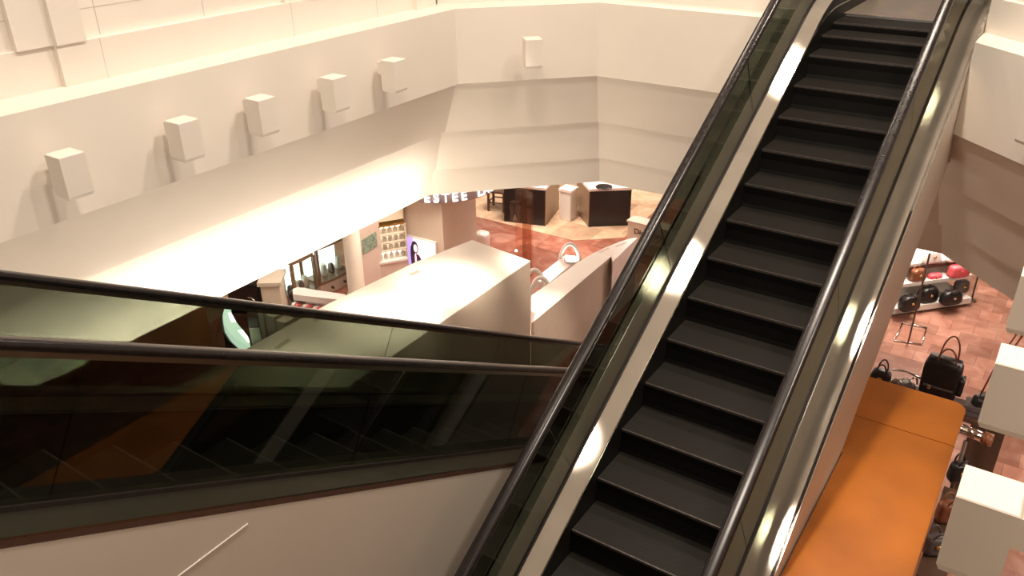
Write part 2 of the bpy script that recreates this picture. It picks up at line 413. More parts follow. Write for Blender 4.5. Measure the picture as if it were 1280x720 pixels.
def cladding(root, x, side, path, top, bottom):
    sweep(MB(), path, [(x, top), (x, bottom), (x - side * .02, bottom), (x - side * .02, top)]).build('side_cladding', 'clad', root)
def step_mesh(flip):
    """nosing at the local origin; the tread runs back (+y) from it, or forward when flip."""
    s = -1 if flip else 1
    b = MB(); prof = [(0, -.006), (.004, 0), (.40, 0), (.40, -.02), (.05, -.02), (.045, -.10), (.03, -.19), (.018, -.23), (0, -.23), (.012, -.17), (.012, -.08), (0, -.025)]
    rings = [[(x, s * y, z) for y, z in prof] for x in (-.485, .485)]
    b.loft(rings); return b, s
def step_set(root, xc, pts, flip, w):
    proto = None
    for (y, z) in pts:
        loc = Vector((xc, y, z + ZO)) - world_loc(root)
        if proto is None:
            b, s = step_mesh(flip)
            b.v = [(v[0] * w / .97 + xc, v[1] + y, v[2] + z) for v in b.v]
            st = b.build('step', 'riser', root, origin=(xc, y, z))
            MB().box(xc - w / 2 + .004, xc + w / 2 - .004, y + (s * .012 if s > 0 else -.345), y + (.345 if s > 0 else -.012), z - .001, z + .002).build('tread_grille', 'tread', st, origin=(xc, y, z))
            MB().box(xc - w / 2 + .004, xc + w / 2 - .004, min(y - s * .002, y + s * .010), max(y - s * .002, y + s * .010), z - .014, z + .0035).build('nosing', 'nosing', st, origin=(xc, y, z))
            proto = st
        else:
            c = copy_tree(proto, loc, root)
# ---- main escalator, climbing away
SL = math.tan(math.radians(30))
yU = (-1.455 + 6.235) / SL; yB2 = (ZF + 6.235) / SL
stepsM = fillet([(yB2 - 1.6, ZF), (yB2, ZF), (yU, -1.455), (yU + 2.2, -1.455)], 1.68)
lift = .12
deckM = fillet([(yB2 - 1.6, ZF + lift), (yB2 + lift / SL, ZF + lift), (yU + lift / SL, -1.455 + lift), (yU + 2.2, -1.455 + lift)], 1.3)
main = thing('escalator', 'black-stepped escalator climbing away to the upper right, steel decks catching the lamps', 'escalator', (-1.59, yB2, ZF))
XL, XR = -2.222, -.958
def joint_phase(path, pt):                           # arc length along the path of the point nearest pt
    best = None; s = 0
    for i in range(len(path) - 1):
        a, c = path[i], path[i + 1]; L = (c - a).length; t = max(0, min(1, (Vector(pt) - a).dot((c - a) / L) / L)); d = (a.lerp(c, t) - Vector(pt)).length
        if best is None or d < best[0]: best = (d, s + t * L)
        s += L
    return best[1]
balustrade(main, XL, -1, deckM, .16, joint_phase(deckM, (4.05, -3.9)), stepsM, -2.084)
balustrade(main, XR, 1, deckM, .16, joint_phase(deckM, (4.0, -3.93)), stepsM, -1.096)
cladding(main, XL - .196, -1, deckM, .15, -.75); cladding(main, XR + .196, 1, deckM, .15, -.75)
sweep(MB(), cut_path(deckM, .2, length(deckM) - .2), [(XL - .18, -.74), (XR + .18, -.74), (XR + .18, -.72), (XL - .18, -.72)]).build('underside', 'clad', main)
pts = [(7.915 - .3473 * k, -1.666 - .2005 * k) for k in range(0, 25)]
pts = [(8.26, -1.546), (8.61, -1.482)] + pts
step_set(main, -1.59, pts, False, .985)
MB().box(-2.084, -1.096, 8.965, 9.0, -1.475, -1.452).build('comb_plate', 'chrome', main)
MB().box(-2.084, -1.096, 9.0, yU + 2.2, -1.475, -1.450).build('landing_plate', 'plate', main)
MB().box(-2.084, -1.096, yB2 - 1.6, yB2 - .2, ZF + .001, ZF + .02).build('landing_plate', 'plate', main)
# ---- second escalator, falling away on its left
zN = -1.83; yT = -(-1.455 - zN) / SL; yN = (-ZF + zN) / SL
stepsN = fillet([(yT - .9, -1.455), (yT, -1.455), (yN, ZF), (yN + 1.3, ZF)], 1.5)
lift = .08
deckN = fillet([(yT - .9, -1.455 + lift), (yT + 0 + lift / SL * 0, -1.455 + lift), (yN, ZF + lift), (yN + 1.3, ZF + lift)], 1.3)
deckN = fillet([(yT - .9, -1.455), (yT, -1.455), (yN, ZF), (yN + 1.3, ZF)], 1.3)
second = thing('escalator', 'dark-glassed escalator sinking to the right behind the main one, cream side cladding', 'escalator', (-3.44, yN, ZF))
XN, XF = -2.8, -4.08
def Npt(s): return (s * math.cos(math.radians(30)) - 1.585 * .5, -s * .5 - 1.585 * math.cos(math.radians(30)))
jp = joint_phase(deckN, Npt(1.95))
balustrade(second, XN, 1, deckN, .24, jp, stepsN, XN - .14, deck='steel_dark')  # dark reflections put into the deck colour, on both sides
balustrade(second, XF, -1, deckN, .24, jp, stepsN, XF + .14, deck='steel_dark')
MB()
sweep(MB(), deckN, [(XN + .2, .228), (XN + .2, .192), (XN + .185, .192), (XN + .185, .228)]).build('deck_edge', 'edgebrown', second)
cladding(second, XN + .198, 1, deckN, .19, -.85); cladding(second, XF - .198, -1, deckN, .19, -.85)
sweep(MB(), cut_path(deckN, .2, length(deckN) - .2), [(XF - .18, -.84), (XN + .18, -.84), (XN + .18, -.82), (XF - .18, -.82)]).build('underside', 'clad', second)
ws = .98
npts = []
for k in range(27):
    y = .1 + .3473 * k; z = zN - SL * y
    if z > ZF + .25: npts.append((y, z))
step_set(second, (XN + XF) / 2, npts, True, .985)
MB().box(XF + .14, XN - .14, yT - .9, yT + .25, -1.475, -1.455).build('landing_plate', 'plate', second)
MB().box(XF + .14, XN - .14, yN - .1, yN + 1.3, ZF + .001, ZF + .02).build('landing_plate', 'plate', second)
# thin white line on the cladding
p0 = atx(225, 719, XN + .2); p1 = atx(310, 655, XN + .2)
MB().box(XN + .197, XN + .2015, p0[1] - .1, p1[1], -2.674, -2.667).build('cladding_line', 'white', second)
# ================================================================ WALL LIGHTS
def wall_light(loc, rot, label, group):
    c = thing('wall_light', label, 'wall light', loc, group)
    x, y, z = loc
    # local axes: built for the left wall (wall plane at -x), then turned by rot
    b = MB(); w = .085
    prof = [(-.085, -.075, .085, .08)]
    rings = [[(-.08, -.08, -.285), (.07, -.08, -.285), (.07, .08, -.285), (-.08, .08, -.285)], [(-.083, -.085, -.262), (.08, -.085, -.262), (.08, .085, -.262), (-.083, .085, -.262)],
             [(-.083, -.085, -.004), (.08, -.085, -.004), (.08, .085, -.004), (-.083, .085, -.004)], [(-.079, -.081, 0), (.076, -.081, 0), (.076, .081, 0), (-.079, .081, 0)]]
    b.loft(rings); b.v = [(q[0] + x, q[1] + y, q[2] + z) for q in b.v]
    b.build('body', 'plaster', c, origin=(x, y, z))
    g = MB().box(x - .15, x - .08, y - .05, y + .05, z - .14, z - .03); g.build('bracket', 'plaster', c, origin=(x, y, z))
    c.rotation_euler[2] = rot; c.location.z = z + ZO
    return c
WL = [(2.63, 'white box wall light on the left wall, nearest the left frame edge'),
      (3.50, 'second white box wall light along the left wall from the left frame edge'),
      (4.21, 'middle one of the five white box lights on the left wall'),
      (5.00, 'white box wall light on the left wall, next to the one nearest the corner'),
      (5.76, 'white box wall light on the left wall, closest to the chamfered corner')]
for y, lb in WL: wall_light((-5.18, y, -1.65), 0, lb, 'box wall lights around the well')
wall_light((-4.62, 7.22, -1.65), -math.pi / 4, 'white box wall light alone on the chamfered wall left of the escalator', 'box wall lights around the well')
wall_light((-.14 - .02, 7.04 - .02, -1.65), -math.pi * 3 / 4, 'white box wall light on the upper right wall, cut by the frame edge', 'box wall lights around the well')
for y, lb in ((2.325, 'large white box wall light at the lower right, nearest the camera'),
              (3.165, 'white box wall light at the right frame edge above the lowest one'),
              (4.0, 'white box wall light partly behind another one at the right frame edge')):
    wall_light((.09, y, -1.65), math.pi, lb, 'box wall lights around the well')
# ================================================================ THINGS UNDER AND BESIDE THE WELL
# orange enclosure under the main escalator
OZ = -3.955
def rrect(x0, x1, y0, y1, r, corners=(0, 0, 1, 0)):
    pts = []
    for (cx, cy, a, on) in ((x0, y0, 180, corners[0]), (x1, y0, 270, corners[1]), (x1, y1, 0, corners[2]), (x0, y1, 90, corners[3])):
        if not on: pts.append((cx, cy)); continue
        ox = cx + (r if a in (180, 90) else -r); oy = cy + (r if a in (180, 270) else -r)
        for k in range(7):
            q = math.radians(a + 90 * k / 6); pts.append((ox + r * math.cos(q), oy + r * math.sin(q)))
    return pts
en = thing('display_enclosure', 'orange lacquered flat-topped enclosure tucked under the right side of the main escalator', 'enclosure', (-.42, 4, ZF))
MB().prism([(-.752, 1.2), (-.078, 1.2), (-.078, 5.94), (-1.3, 5.94), (-1.3, 5.42), (-.752, 5.42)], OZ - .03, OZ).build('top_panel', 'orange', en, bevel=.006)
MB().prism(rrect(-1.3, -.078, 5.945, 6.58, .10, (0, 0, 1, 0)), OZ - .03, OZ - .002).build('top_panel', 'orange', en, bevel=.006)
MB().prism(rrect(-.752, -.088, 1.21, 5.95, .06, (0, 0, 0, 0)), ZF + .007, OZ - .03).build('side_wall', 'orange', en)
# two pale boxed volumes beyond the second escalator
BZ = -4.6
def Z2(x, y, z): return atz(x, y, z)[:2]
bx = thing('boxed_enclosure', 'large cream flat-topped boxed volume in the middle, brightly lit top', 'enclosure', (-5.8, 5.5, ZF))
poly = [(-5.12, 1.2), Z2(663, 326, BZ), Z2(590, 300, BZ), Z2(520, 327.5, BZ), Z2(410, 380, BZ), (-6.54, 5.3), (-6.54, 1.2)]
MB().prism(poly, ZF, BZ - .012).build('body', 'tan', bx)  # shade on the sides is in this colour
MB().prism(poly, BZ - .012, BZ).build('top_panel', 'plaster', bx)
slot = mat('recessed_slot', (.40, .36, .28), .8)
for a, c in (((392, 402), (410, 394)), ((345, 436), (362, 424)), ((512, 344), (524, 339))):
    u, v = atz(*a, BZ), atz(*c, BZ); dx = Vector((v[0] - u[0], v[1] - u[1])).normalized() * 1; nx = Vector((-dx.y, dx.x)) * .03
    MB().prism([(u[0] - nx.x, u[1] - nx.y), (v[0] - nx.x, v[1] - nx.y), (v[0] + nx.x, v[1] + nx.y), (u[0] + nx.x, u[1] + nx.y)], BZ - .01, BZ + .003).build('slot', slot, bx)
wg = thing('low_partition', 'cream-topped low partition with shade coloured into its side, narrowing away behind the big boxed volume', 'partition', (-5.5, 9.5, ZF))
WZ = -5.72
WPOLY = [Z2(664, 405, WZ), Z2(700, 375, WZ), Z2(765, 320, WZ), Z2(745, 315, WZ), Z2(733, 322, WZ), Z2(720, 330, WZ), Z2(690, 352, WZ), Z2(664, 370, WZ)]
MB().prism(WPOLY, ZF, WZ).build('body', 'tan', wg)  # side toned darker as if in shade
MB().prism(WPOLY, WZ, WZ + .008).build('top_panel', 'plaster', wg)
MB().prism([Z2(766, 327, WZ + .01), Z2(797, 297, WZ + .01), Z2(786, 298.5, WZ + .01), Z2(775, 302, WZ + .01), Z2(755, 310, WZ + .01), Z2(745, 315, WZ + .01), Z2(764, 319.5, WZ + .01)], ZF, WZ + .01).build('end_block', 'pinktop', wg)
for a, c in (((750, 315), (761, 310)), ((770, 308), (782, 303))):
    u, v = atz(*a, WZ + .01), atz(*c, WZ + .01)
    MB().prism([(u[0] - .02, u[1]), (u[0] + .02, u[1]), (v[0] + .02, v[1]), (v[0] - .02, v[1])], WZ, WZ + .013).build('slot', 'pinkbeige', wg)
# ---- column with curved sign drum and lightbox poster
A = Z2(508, 338, ZF); B = Z2(557, 352, ZF); C = Z2(597, 326, ZF)
dA = Vector(A); dB = Vector(B); dC = Vector(C)
D = dC + (dA - dB) * .9; E2 = dA + (dC - dB) * .9
col = thing('column', 'wide beige faceted column below the curved sign, a lit poster on it', 'column', (*B, ZF))
MB().prism([A, B, C, tuple(D), tuple(E2)], ZF, -3.66).build('shaft', 'beigewall', col)
# sign drum
cen = ((A[0] + C[0]) / 2 - .1, (A[1] + C[1]) / 2 + .25)
dr = thing('shop_sign', 'curved white shop sign with glowing ESTEE letters, half hidden by the ceiling edge', 'sign', (*cen, -4.25))
SR = 1.02
def drum_bottom():
    # front of the drum on the sight line of pixel (563, 254)
    d = ray(563, 254); k = (math.hypot(*cen) - SR) / math.hypot(d[0], d[1]); return d[2] * k
zb = drum_bottom()
MB().lathe((*cen, zb), [(SR, 0), (SR, -3.66 - zb - .002)], 48).build('sign_band', 'signgrey', dr)
def text_mesh(s, size, ext):
    cu = bpy.data.curves.new('t', 'FONT'); cu.body = s; cu.size = size; cu.extrude = ext; cu.align_x = 'CENTER'; cu.offset = 0
    ob = bpy.data.objects.new('t', cu); COL.objects.link(ob)
    dg = bpy.context.evaluated_depsgraph_get(); me = bpy.data.meshes.new_from_object(ob.evaluated_get(dg))
    bpy.data.objects.remove(ob); return me
word = 'ESTEE LAUDER'
facing = math.atan2(-cen[1], -cen[0])
for i, ch in enumerate(word):
    if ch == ' ': continue
    q = facing - .27 + i * .155
    me = text_mesh(ch, .235, .012); me.materials.append(M['letter'])
    o = bpy.data.objects.new('sign_letter', me); COL.objects.link(o); o.parent = dr
    w = Vector((cen[0] + (SR + .012) * math.cos(q), cen[1] + (SR + .012) * math.sin(q), zb + .025 + ZO)); o.location = w - world_loc(dr)
    o.rotation_euler = (math.pi / 2, 0, q + math.pi / 2)
# poster on the left face A-B
u = (dB - dA).normalized(); nrm = Vector((u.y, -u.x));
if nrm.dot(Vector((-A[0], -A[1]))) < 0: nrm = -nrm
LF = (dB - dA).length
def on_face(t, z, d): p = dA + u * t + nrm * d; return (p.x, p.y, z)
H0 = height_at(512, 291, (*A, ZF)) + ZF
po = thing('lightbox_poster', 'glowing lilac and white poster of a long-haired woman in a dark dress', 'poster', on_face(.3, H0 - 1.6, .05))
def facequad(t0, t1, z0, z1, d0, d1): return MB().poly([on_face(t, z, d) for d in (d0, d1) for z in (z0, z1) for t in (t0, t1)], [(0, 1, 3, 2), (4, 6, 7, 5), (0, 4, 5, 1), (2, 3, 7, 6), (0, 2, 6, 4), (1, 5, 7, 3)])
pw = LF * .80
facequad(.02, pw + .04, H0 - 1.62, H0, .0, .05).build('frame', 'white', po)
facequad(.04, pw * .36, H0 - 1.6, H0 - .02, .05, .056).build('lilac_panel', 'lilac', po)
facequad(pw * .36, pw + .02, H0 - 1.6, H0 - .02, .05, .056).build('white_panel', 'posterwhite', po)
def blob(cx, cz, rx, rz, d, m, nm, e=2.):
    pts = [on_face(cx + rx * math.copysign(abs(math.cos(q)) ** (2 / e), math.cos(q)), cz + rz * math.copysign(abs(math.sin(q)) ** (2 / e), math.sin(q)), d) for q in [2 * math.pi * k / 24 for k in range(24)]]
    MB().extr(pts, tuple(nrm * .003) + (0,) if False else (nrm.x * .003, nrm.y * .003, 0)).build(nm, m, po)
cx = pw * .40; zt = H0 - .06
blob(cx, zt - .13, .075, .125, .057, 'hair', 'printed_hair')
blob(cx - .055, zt - .32, .05, .22, .057, 'hair', 'printed_hair', 3)
blob(cx + .015, zt - .145, .040, .075, .060, 'printskin', 'printed_face')
MB().extr([on_face(cx + a_, zt + c_, .0605) for a_, c_ in ((-.03, -.24), (.09, -.26), (.21, -.47), (.16, -.56), (.07, -.50), (.06, -1.5), (-.12, -1.5), (-.09, -.36))], (nrm.x * .003, nrm.y * .003, 0)).build('printed_dress', 'dress', po)
blob(cx + .01, zt - .36, .018, .12, .064, 'printskin', 'printed_neckline')
# ---- black counters far away
def quadplan(*px): return [Z2(*p, ZF) for p in px]
def counter(name, label, plan, h, side_idx, m1, m2, group=None):
    t = thing(name, label, 'counter', (*plan[0], ZF), group)
    MB().prism(plan, ZF + .006, ZF + h).build('body', m1, t)
    cx = sum(p[0] for p in plan) / len(plan); cy = sum(p[1] for p in plan) / len(plan)
    big = [(cx + (p[0] - cx) * 1.03, cy + (p[1] - cy) * 1.03) for p in plan]
    MB().prism(big, ZF + h, ZF + h + .05).build('worktop', 'pinktop', t)
    a, c = Vector(plan[side_idx]), Vector(plan[(side_idx + 1) % len(plan)]); d = (c - a).normalized(); n = Vector((d.y, -d.x))
    if n.dot(Vector((cx, cy)) - a) > 0: n = -n
    q = [a, c, c + n * .015, a + n * .015]
    MB().prism([(v.x, v.y) for v in q], ZF + .02, ZF + h - .01).build('side_panel', m2, t)
    return t
pl = quadplan((630.5, 277), (681, 283), (698, 262)); pl.append((pl[0][0] + pl[2][0] - pl[1][0], pl[0][1] + pl[2][1] - pl[1][1]))
hL = height_at(681, 238, (*pl[1], ZF))
counter('cosmetics_counter', 'black counter with brown end panel, left of the two far counters', pl, hL, 1, 'black', 'brown', 'far black counters')
pr_ = quadplan((736, 284), (787, 282)); k = Z2(721, 265, ZF); pr_ = [pr_[0], pr_[1], (pr_[1][0] - .46, pr_[1][1] + .9), (k[0] + .3, k[1] + .35), k]
hR = height_at(736, 239, (*pr_[0], ZF))
counter('cosmetics_counter', 'black counter with brown left end, right of the two far counters, pale worktop', pr_, hR, 4, 'black', 'brown', 'far black counters')
q0 = atz(755, 234, ZF + hR + .05)
tr = tag(MB().lathe((q0[0], q0[1], ZF + hR + .05), [(.16, 0), (.17, .012), (.14, .02)], 16).build('tray', 'black'), 'small dark tray lying on the right far counter', 'tray')
# plinth between
b0 = Z2(709, 274, ZF); hp = height_at(709, 238, (*b0, ZF))
pt = thing('plinth', 'tall pale glossy plinth standing between the two far black counters', 'plinth', (*b0, ZF))
MB().box(b0[0] - .13, b0[0] + .13, b0[1] - .1, b0[1] + .16, ZF + .006, ZF + hp).build('body', 'white', pt, bevel=.01)
MB().box(b0[0] - .15, b0[0] + .15, b0[1] - .12, b0[1] + .18, ZF + hp, ZF + hp + .05).build('top', 'pinktop', pt)
# stool frame
s0 = Z2(611, 264, ZF); s1 = Z2(630, 266, ZF); hs_ = height_at(611, 239, (*s0, ZF))
st = thing('bar_stool', 'thin brown-framed stool left of the far black counters', 'stool', (*s0, ZF))
du = Vector(s1) - Vector(s0); dv = Vector((-du.y, du.x))
cs = [Vector(s0), Vector(s1), Vector(s1) + dv, Vector(s0) + dv]
for c in cs: MB().box(c.x - .02, c.x + .02, c.y - .02, c.y + .02, ZF + .006, ZF + hs_).build('leg', 'darkbrown', st)
for zz in (.45,):
    b = MB()
    for i in range(4): b.tube([(cs[i].x, cs[i].y, ZF + hs_ * zz), (cs[(i + 1) % 4].x, cs[(i + 1) % 4].y, ZF + hs_ * zz)], .015, 6)
    b.build('footrest', 'darkbrown', st)
MB().prism([(c.x, c.y) for c in cs], ZF + hs_ - .04, ZF + hs_).build('seat', 'darkbrown', st)
# acrylic tower
a0 = Z2(655, 348, ZF); ha = height_at(656, 236, (*a0, ZF))
ac = thing('acrylic_display', 'amber see-through display tower standing behind the boxed volume', 'display stand', (*a0, ZF))
MB().box(a0[0] - .11, a0[0] + .13, a0[1] - .1, a0[1] + .1, ZF, ZF + ha).build('tower', 'acrylic', ac)
MB().box(a0[0] + .01, a0[0] + .12, a0[1] - .06, a0[1] + .06, ZF + .05, ZF + ha - .05).build('amber_core', 'amber', ac)
MB().box(a0[0] - .25, a0[0] - .12, a0[1] - .06, a0[1] + .06, ZF + ha * .62, ZF + ha * .84).build('side_case', 'clear', ac)
MB().lathe((a0[0] - .18, a0[1], ZF + ha * .63), [(.03, 0), (.035, .05), (.012, .08), (.012, .11)], 10).build('bottle', 'brown', ac)
MB().lathe((a0[0] - .09, a0[1] - .11, ZF + ha * .32), [(.0, 0), (.025, .02), (.0, .05)], 10).build('spot_emitter', 'lamp', ac)
# directory sign
d0 = Z2(783, 312, ZF); d1 = Z2(835, 326, ZF); hd = height_at(783, 277, (*d0, ZF))
di = thing('directory_sign', 'pale free-standing sign reading Directory, half behind the escalator handrail', 'sign', (*d0, ZF))
u2 = (Vector(d1) - Vector(d0)).normalized(); n2 = Vector((-u2.y, u2.x)); wD = 1.0
q = [Vector(d0), Vector(d0) + u2 * wD, Vector(d0) + u2 * wD + n2 * .25, Vector(d0) + n2 * .25]
MB().prism([(v.x, v.y) for v in q], ZF, ZF + hd).build('panel', 'cream', di)
q = [Vector(d0) - n2 * .02 - u2 * .02, Vector(d0) + u2 * (wD + .02) - n2 * .02, Vector(d0) + u2 * (wD + .02) + n2 * .27, Vector(d0) + n2 * .27 - u2 * .02]
MB().prism([(v.x, v.y) for v in q], ZF + hd, ZF + hd + .035).build('cap', 'pinkbeige', di)
me = text_mesh('Directory', .15, .004); me.materials.append(M['ink'])
o = bpy.data.objects.new('lettering', me); COL.objects.link(o); o.parent = di
w = Vector((d0[0], d0[1], 0)) + Vector((u2.x, u2.y, 0)) * .44 - Vector((n2.x, n2.y, 0)) * .006 + Vector((0, 0, ZF + hd - .20 + ZO))
o.location = w - world_loc(di); o.rotation_euler = (math.pi / 2, 0, math.atan2(u2.y, u2.x))
# low barrier with hoops beside the partition
z1_ = ZF + .9
r0 = atz(676, 352, z1_); r1 = atz(716, 320, z1_)
ba = thing('floor_barrier', 'low pale barrier with looped ends running beside the cream partition', 'barrier', (*r0[:2], ZF))
dd = (Vector(r1[:2]) - Vector(r0[:2])).normalized(); dn = Vector((-dd.y, dd.x)) * .13
MB().prism([(r0[0] - dn.x, r0[1] - dn.y), (r1[0] - dn.x, r1[1] - dn.y), (r1[0] + dn.x, r1[1] + dn.y), (r0[0] + dn.x, r0[1] + dn.y)], z1_ - .12, z1_).build('rail', 'pinktop', ba)
MB().prism([(r0[0] - dn.x * .3, r0[1] - dn.y * .3), (r1[0] - dn.x * .3, r1[1] - dn.y * .3), (r1[0] + dn.x * .3, r1[1] + dn.y * .3), (r0[0] + dn.x * .3, r0[1] + dn.y * .3)], ZF, z1_ - .12).build('base', 'pinkbeige', ba)
for px_, py_, rr in ((668, 362, .17), (676, 372, .17), (712, 330, .18)):
    c = atz(px_, py_, z1_ - .1)
    MB().tube([(c[0] - rr * math.cos(a) * .8, c[1] - rr * math.cos(a) * .4, c[2] + 2.0 * rr * math.sin(a)) for a in [math.pi * k / 14 for k in range(15)]], .032, 8).build('hoop', 'white', ba)
c = atz(715, 326, z1_ + .01)
lp = thing('spotlight', 'small round glowing lamp on the barrier end beyond the partition', 'lamp', c)
MB().lathe(c, [(.13, 0), (.13, .03), (.12, .035)], 18).build('housing', 'white', lp)
MB().lathe((c[0], c[1], c[2] + .036), [(.11, 0), (.10, .006)], 18).build('lamp_face', 'lamp', lp)
b0 = Z2(603, 312, ZF)
bs = tag(MB().rounded((b0[0], b0[1], ZF), .24, .24, .36, taper=-.1).build('round_stool', 'pinktop'), 'small pink rounded stool peeking out behind the boxed volume', 'stool')
# ================================================================ LEFT SHOP under the ceiling edge
# pillar by the curved counter
p0 = Z2(447, 372, ZF)
pi = thing('pillar', 'narrow pale round pillar beside the curved white showcases', 'pillar', (*p0, ZF))
MB().lathe((*p0, ZF), [(.17, 0), (.17, .1), (.145, .12), (.145, 3.138)], 20).build('shaft', 'beigewall', pi)
p1_ = Z2(466, 368, ZF)
wp = thing('wall_panel', 'pinkish beige upright panel right of the narrow pillar, small green picture on it', 'panel', (*p1_, ZF))
va = Vector(Z2(457, 366, ZF)); vb = Vector(Z2(480, 350, ZF)); vd = (vb - va).normalized(); vn = Vector((-vd.y, vd.x)) * .08
MB().prism([(va.x, va.y), (vb.x, vb.y), (vb.x + vn.x, vb.y + vn.y), (va.x + vn.x, va.y + vn.y)], ZF, -3.66).build('board', 'pinkbeige', wp)
zg = height_at(463, 318, (va.x, va.y, ZF)) + ZF; zg2 = height_at(463, 300, (va.x, va.y, ZF)) + ZF
ga = va + vd * .03 - vn * .15; gb = va + (vb - va) * .8 - vn * .15
MB().prism([(ga.x, ga.y), (gb.x, gb.y), (gb.x + vn.x * .1, gb.y + vn.y * .1), (ga.x + vn.x * .1, ga.y + vn.y * .1)], zg, zg2).build('picture', 'green', wp)
# glowing shelf rack
g0 = Z2(476, 352, ZF); g1 = Z2(512, 345, ZF)
rk = thing('display_shelves', 'glowing shelf rack of small bottles between the pink panel and column', 'shelves', (*g0, ZF))
gu = (Vector(g1) - Vector(g0)); gl_ = gu.length; gu.normalize(); gn = Vector((-gu.y, gu.x))
def gp(t, d): v = Vector(g0) + gu * t + gn * d; return (v.x, v.y)
ztop = height_at(492, 284, (*g0, ZF)) + ZF; zlo = height_at(492, 327, (*g0, ZF)) + ZF
MB().prism([gp(0, .32), gp(gl_, .32), gp(gl_, .36), gp(0, .36)], zlo, ztop).build('lit_back', 'lit', rk)
MB().prism([gp(0, 0), gp(gl_, 0), gp(gl_, .36), gp(0, .36)], ZF + .007, zlo - .02).build('base_cabinet', 'pinkbeige', rk)
MB().prism([gp(0, -.02), gp(gl_, -.02), gp(gl_, .36), gp(0, .36)], zlo - .04, zlo).build('shelf', 'white', rk)
hs3 = (ztop - zlo)
for f_ in (.27, .5, .74, 1.0):
    MB().prism([gp(0, .02), gp(gl_, .02), gp(gl_, .34), gp(0, .34)], zlo + hs3 * f_ - .012, zlo + hs3 * f_ + .012).build('shelf', 'cream' if f_ < 1 else 'gold', rk)
for t_ in (.0, gl_ - .02): MB().prism([gp(t_, 0), gp(t_ + .02, 0), gp(t_ + .02, .34), gp(t_, .34)], zlo, ztop).build('side', 'cream', rk)
MB().prism([gp(gl_ * .1, .1), gp(gl_, .1), gp(gl_, .34), gp(gl_ * .1, .34)], ztop + .06, ztop + .5).build('header_panel', 'cream', rk)
bp0 = None; zord = ('bottom', 'second', 'third', 'top')
for r_, f_ in enumerate((0., .27, .5, .74)):
    for k in range(5):
        c = gp(gl_ * (.12 + .19 * k), .12); z = zlo + hs3 * f_ + .013; hb = .09
        if bp0 is None:
            o = bp0 = MB().lathe((*c, z), [(.035, 0), (.04, .015), (.038, .07), (.015, .085), (.015, .105)], 10).build('perfume_bottle', 'white')
        else:
            o = bp0.copy(); COL.objects.link(o); o.location = (c[0], c[1], z + ZO)
        tag(o, 'tiny pale perfume bottle on the %s board of the glowing shelf rack' % zord[r_], 'bottle', 'perfume bottles on the %s board of the rack' % zord[r_])
# curved white showcases with counter below (two bays)
def arcpts(pa, pb, bulge, n=8):
    a, c = Vector(pa), Vector(pb); d = c - a; nn = Vector((-d.y, d.x)) * bulge
    return [a + d * (k / n) + nn * (4 * (k / n) * (1 - k / n)) for k in range(n + 1)]
def showcase(label, pxa, pxb, pytop, group, lining):
    a = Z2(*pxa, ZF); c = Z2(*pxb, ZF)
    t = thing('glass_showcase', label, 'showcase', (*a, ZF), group)
    fr = arcpts(a, c, -.06); d = (Vector(c) - Vector(a)).normalized(); n = Vector((-d.y, d.x)) * .42
    bk = [p + n for p in fr][::-1]; plan = [(p.x, p.y) for p in fr + bk]
    ht = height_at(*pytop, (*a, ZF)); hb = ht - .66
    MB().prism(plan, ZF + .006, ZF + hb).build('base_cabinet', 'pinkbeige', t)
    cx = sum(p[0] for p in plan) / len(plan); cy = sum(p[1] for p in plan) / len(plan)
    sh = lambda k: [(cx + (p[0] - cx) * k, cy + (p[1] - cy) * k) for p in plan]
    MB().prism(sh(1.03), ZF + hb, ZF + hb + .05).build('frame', 'brown', t)
    MB().prism(sh(1.03), ZF + ht, ZF + ht + .05).build('frame', 'brown', t)
    for p in (fr[0], fr[-1], bk[0], bk[-1]):
        MB().box(p.x - .025, p.x + .025, p.y - .025, p.y + .025, ZF + hb + .05, ZF + ht).build('post', 'brown', t)
    back = [(p.x, p.y) for p in [q - n * .1 for q in bk[::-1]] + bk]
    MB().prism(back, ZF + hb + .05, ZF + ht).build('lit_back', lining, t)
    MB().prism([(p.x, p.y) for p in fr + [q + n * .02 for q in fr][::-1]], ZF + hb + .05, ZF + ht).build('glass_front', 'clear', t)
    MB().prism(sh(.9), ZF + hb + .33, ZF + hb + .345).build('glass_shelf', 'clear', t)
    for f_ in (.3, .7):
        p = fr[0].lerp(fr[-1], f_) - n * .06
        MB().box(p.x - .07, p.x + .07, p.y - .01, p.y + .01, ZF + hb - .12, ZF + hb - .08).build('handle', 'darkbrown', t)
    mid = fr[0].lerp(fr[-1], .5) + n * .5
    for k in range(4):
        q = fr[0].lerp(fr[-1], .15 + .23 * k) + n * .45; z = ZF + hb + .051
        o = MB().rounded((q.x, q.y, z), .13, .10, .16 + .05 * (k % 2), taper=.3).build('cosmetics_box', 'white' if k % 2 else 'greyleather')
        tag(o, '%s small box inside the curved showcase %s' % ('pale' if k % 2 else 'dark', 'nearer the round pillar' if 'nearer' in label else 'farther from the round pillar'), 'box', 'boxes in the curved showcases')
    return t
showcase('curved glass showcase with bright white inside, nearer the round pillar', (402, 371), (440, 352), (402, 313), 'curved glass showcases', 'litcool')
showcase('curved glass showcase with mirror-like glow, farther from the round pillar', (372, 388), (398, 374), (372, 331), 'curved glass showcases', 'litcool')
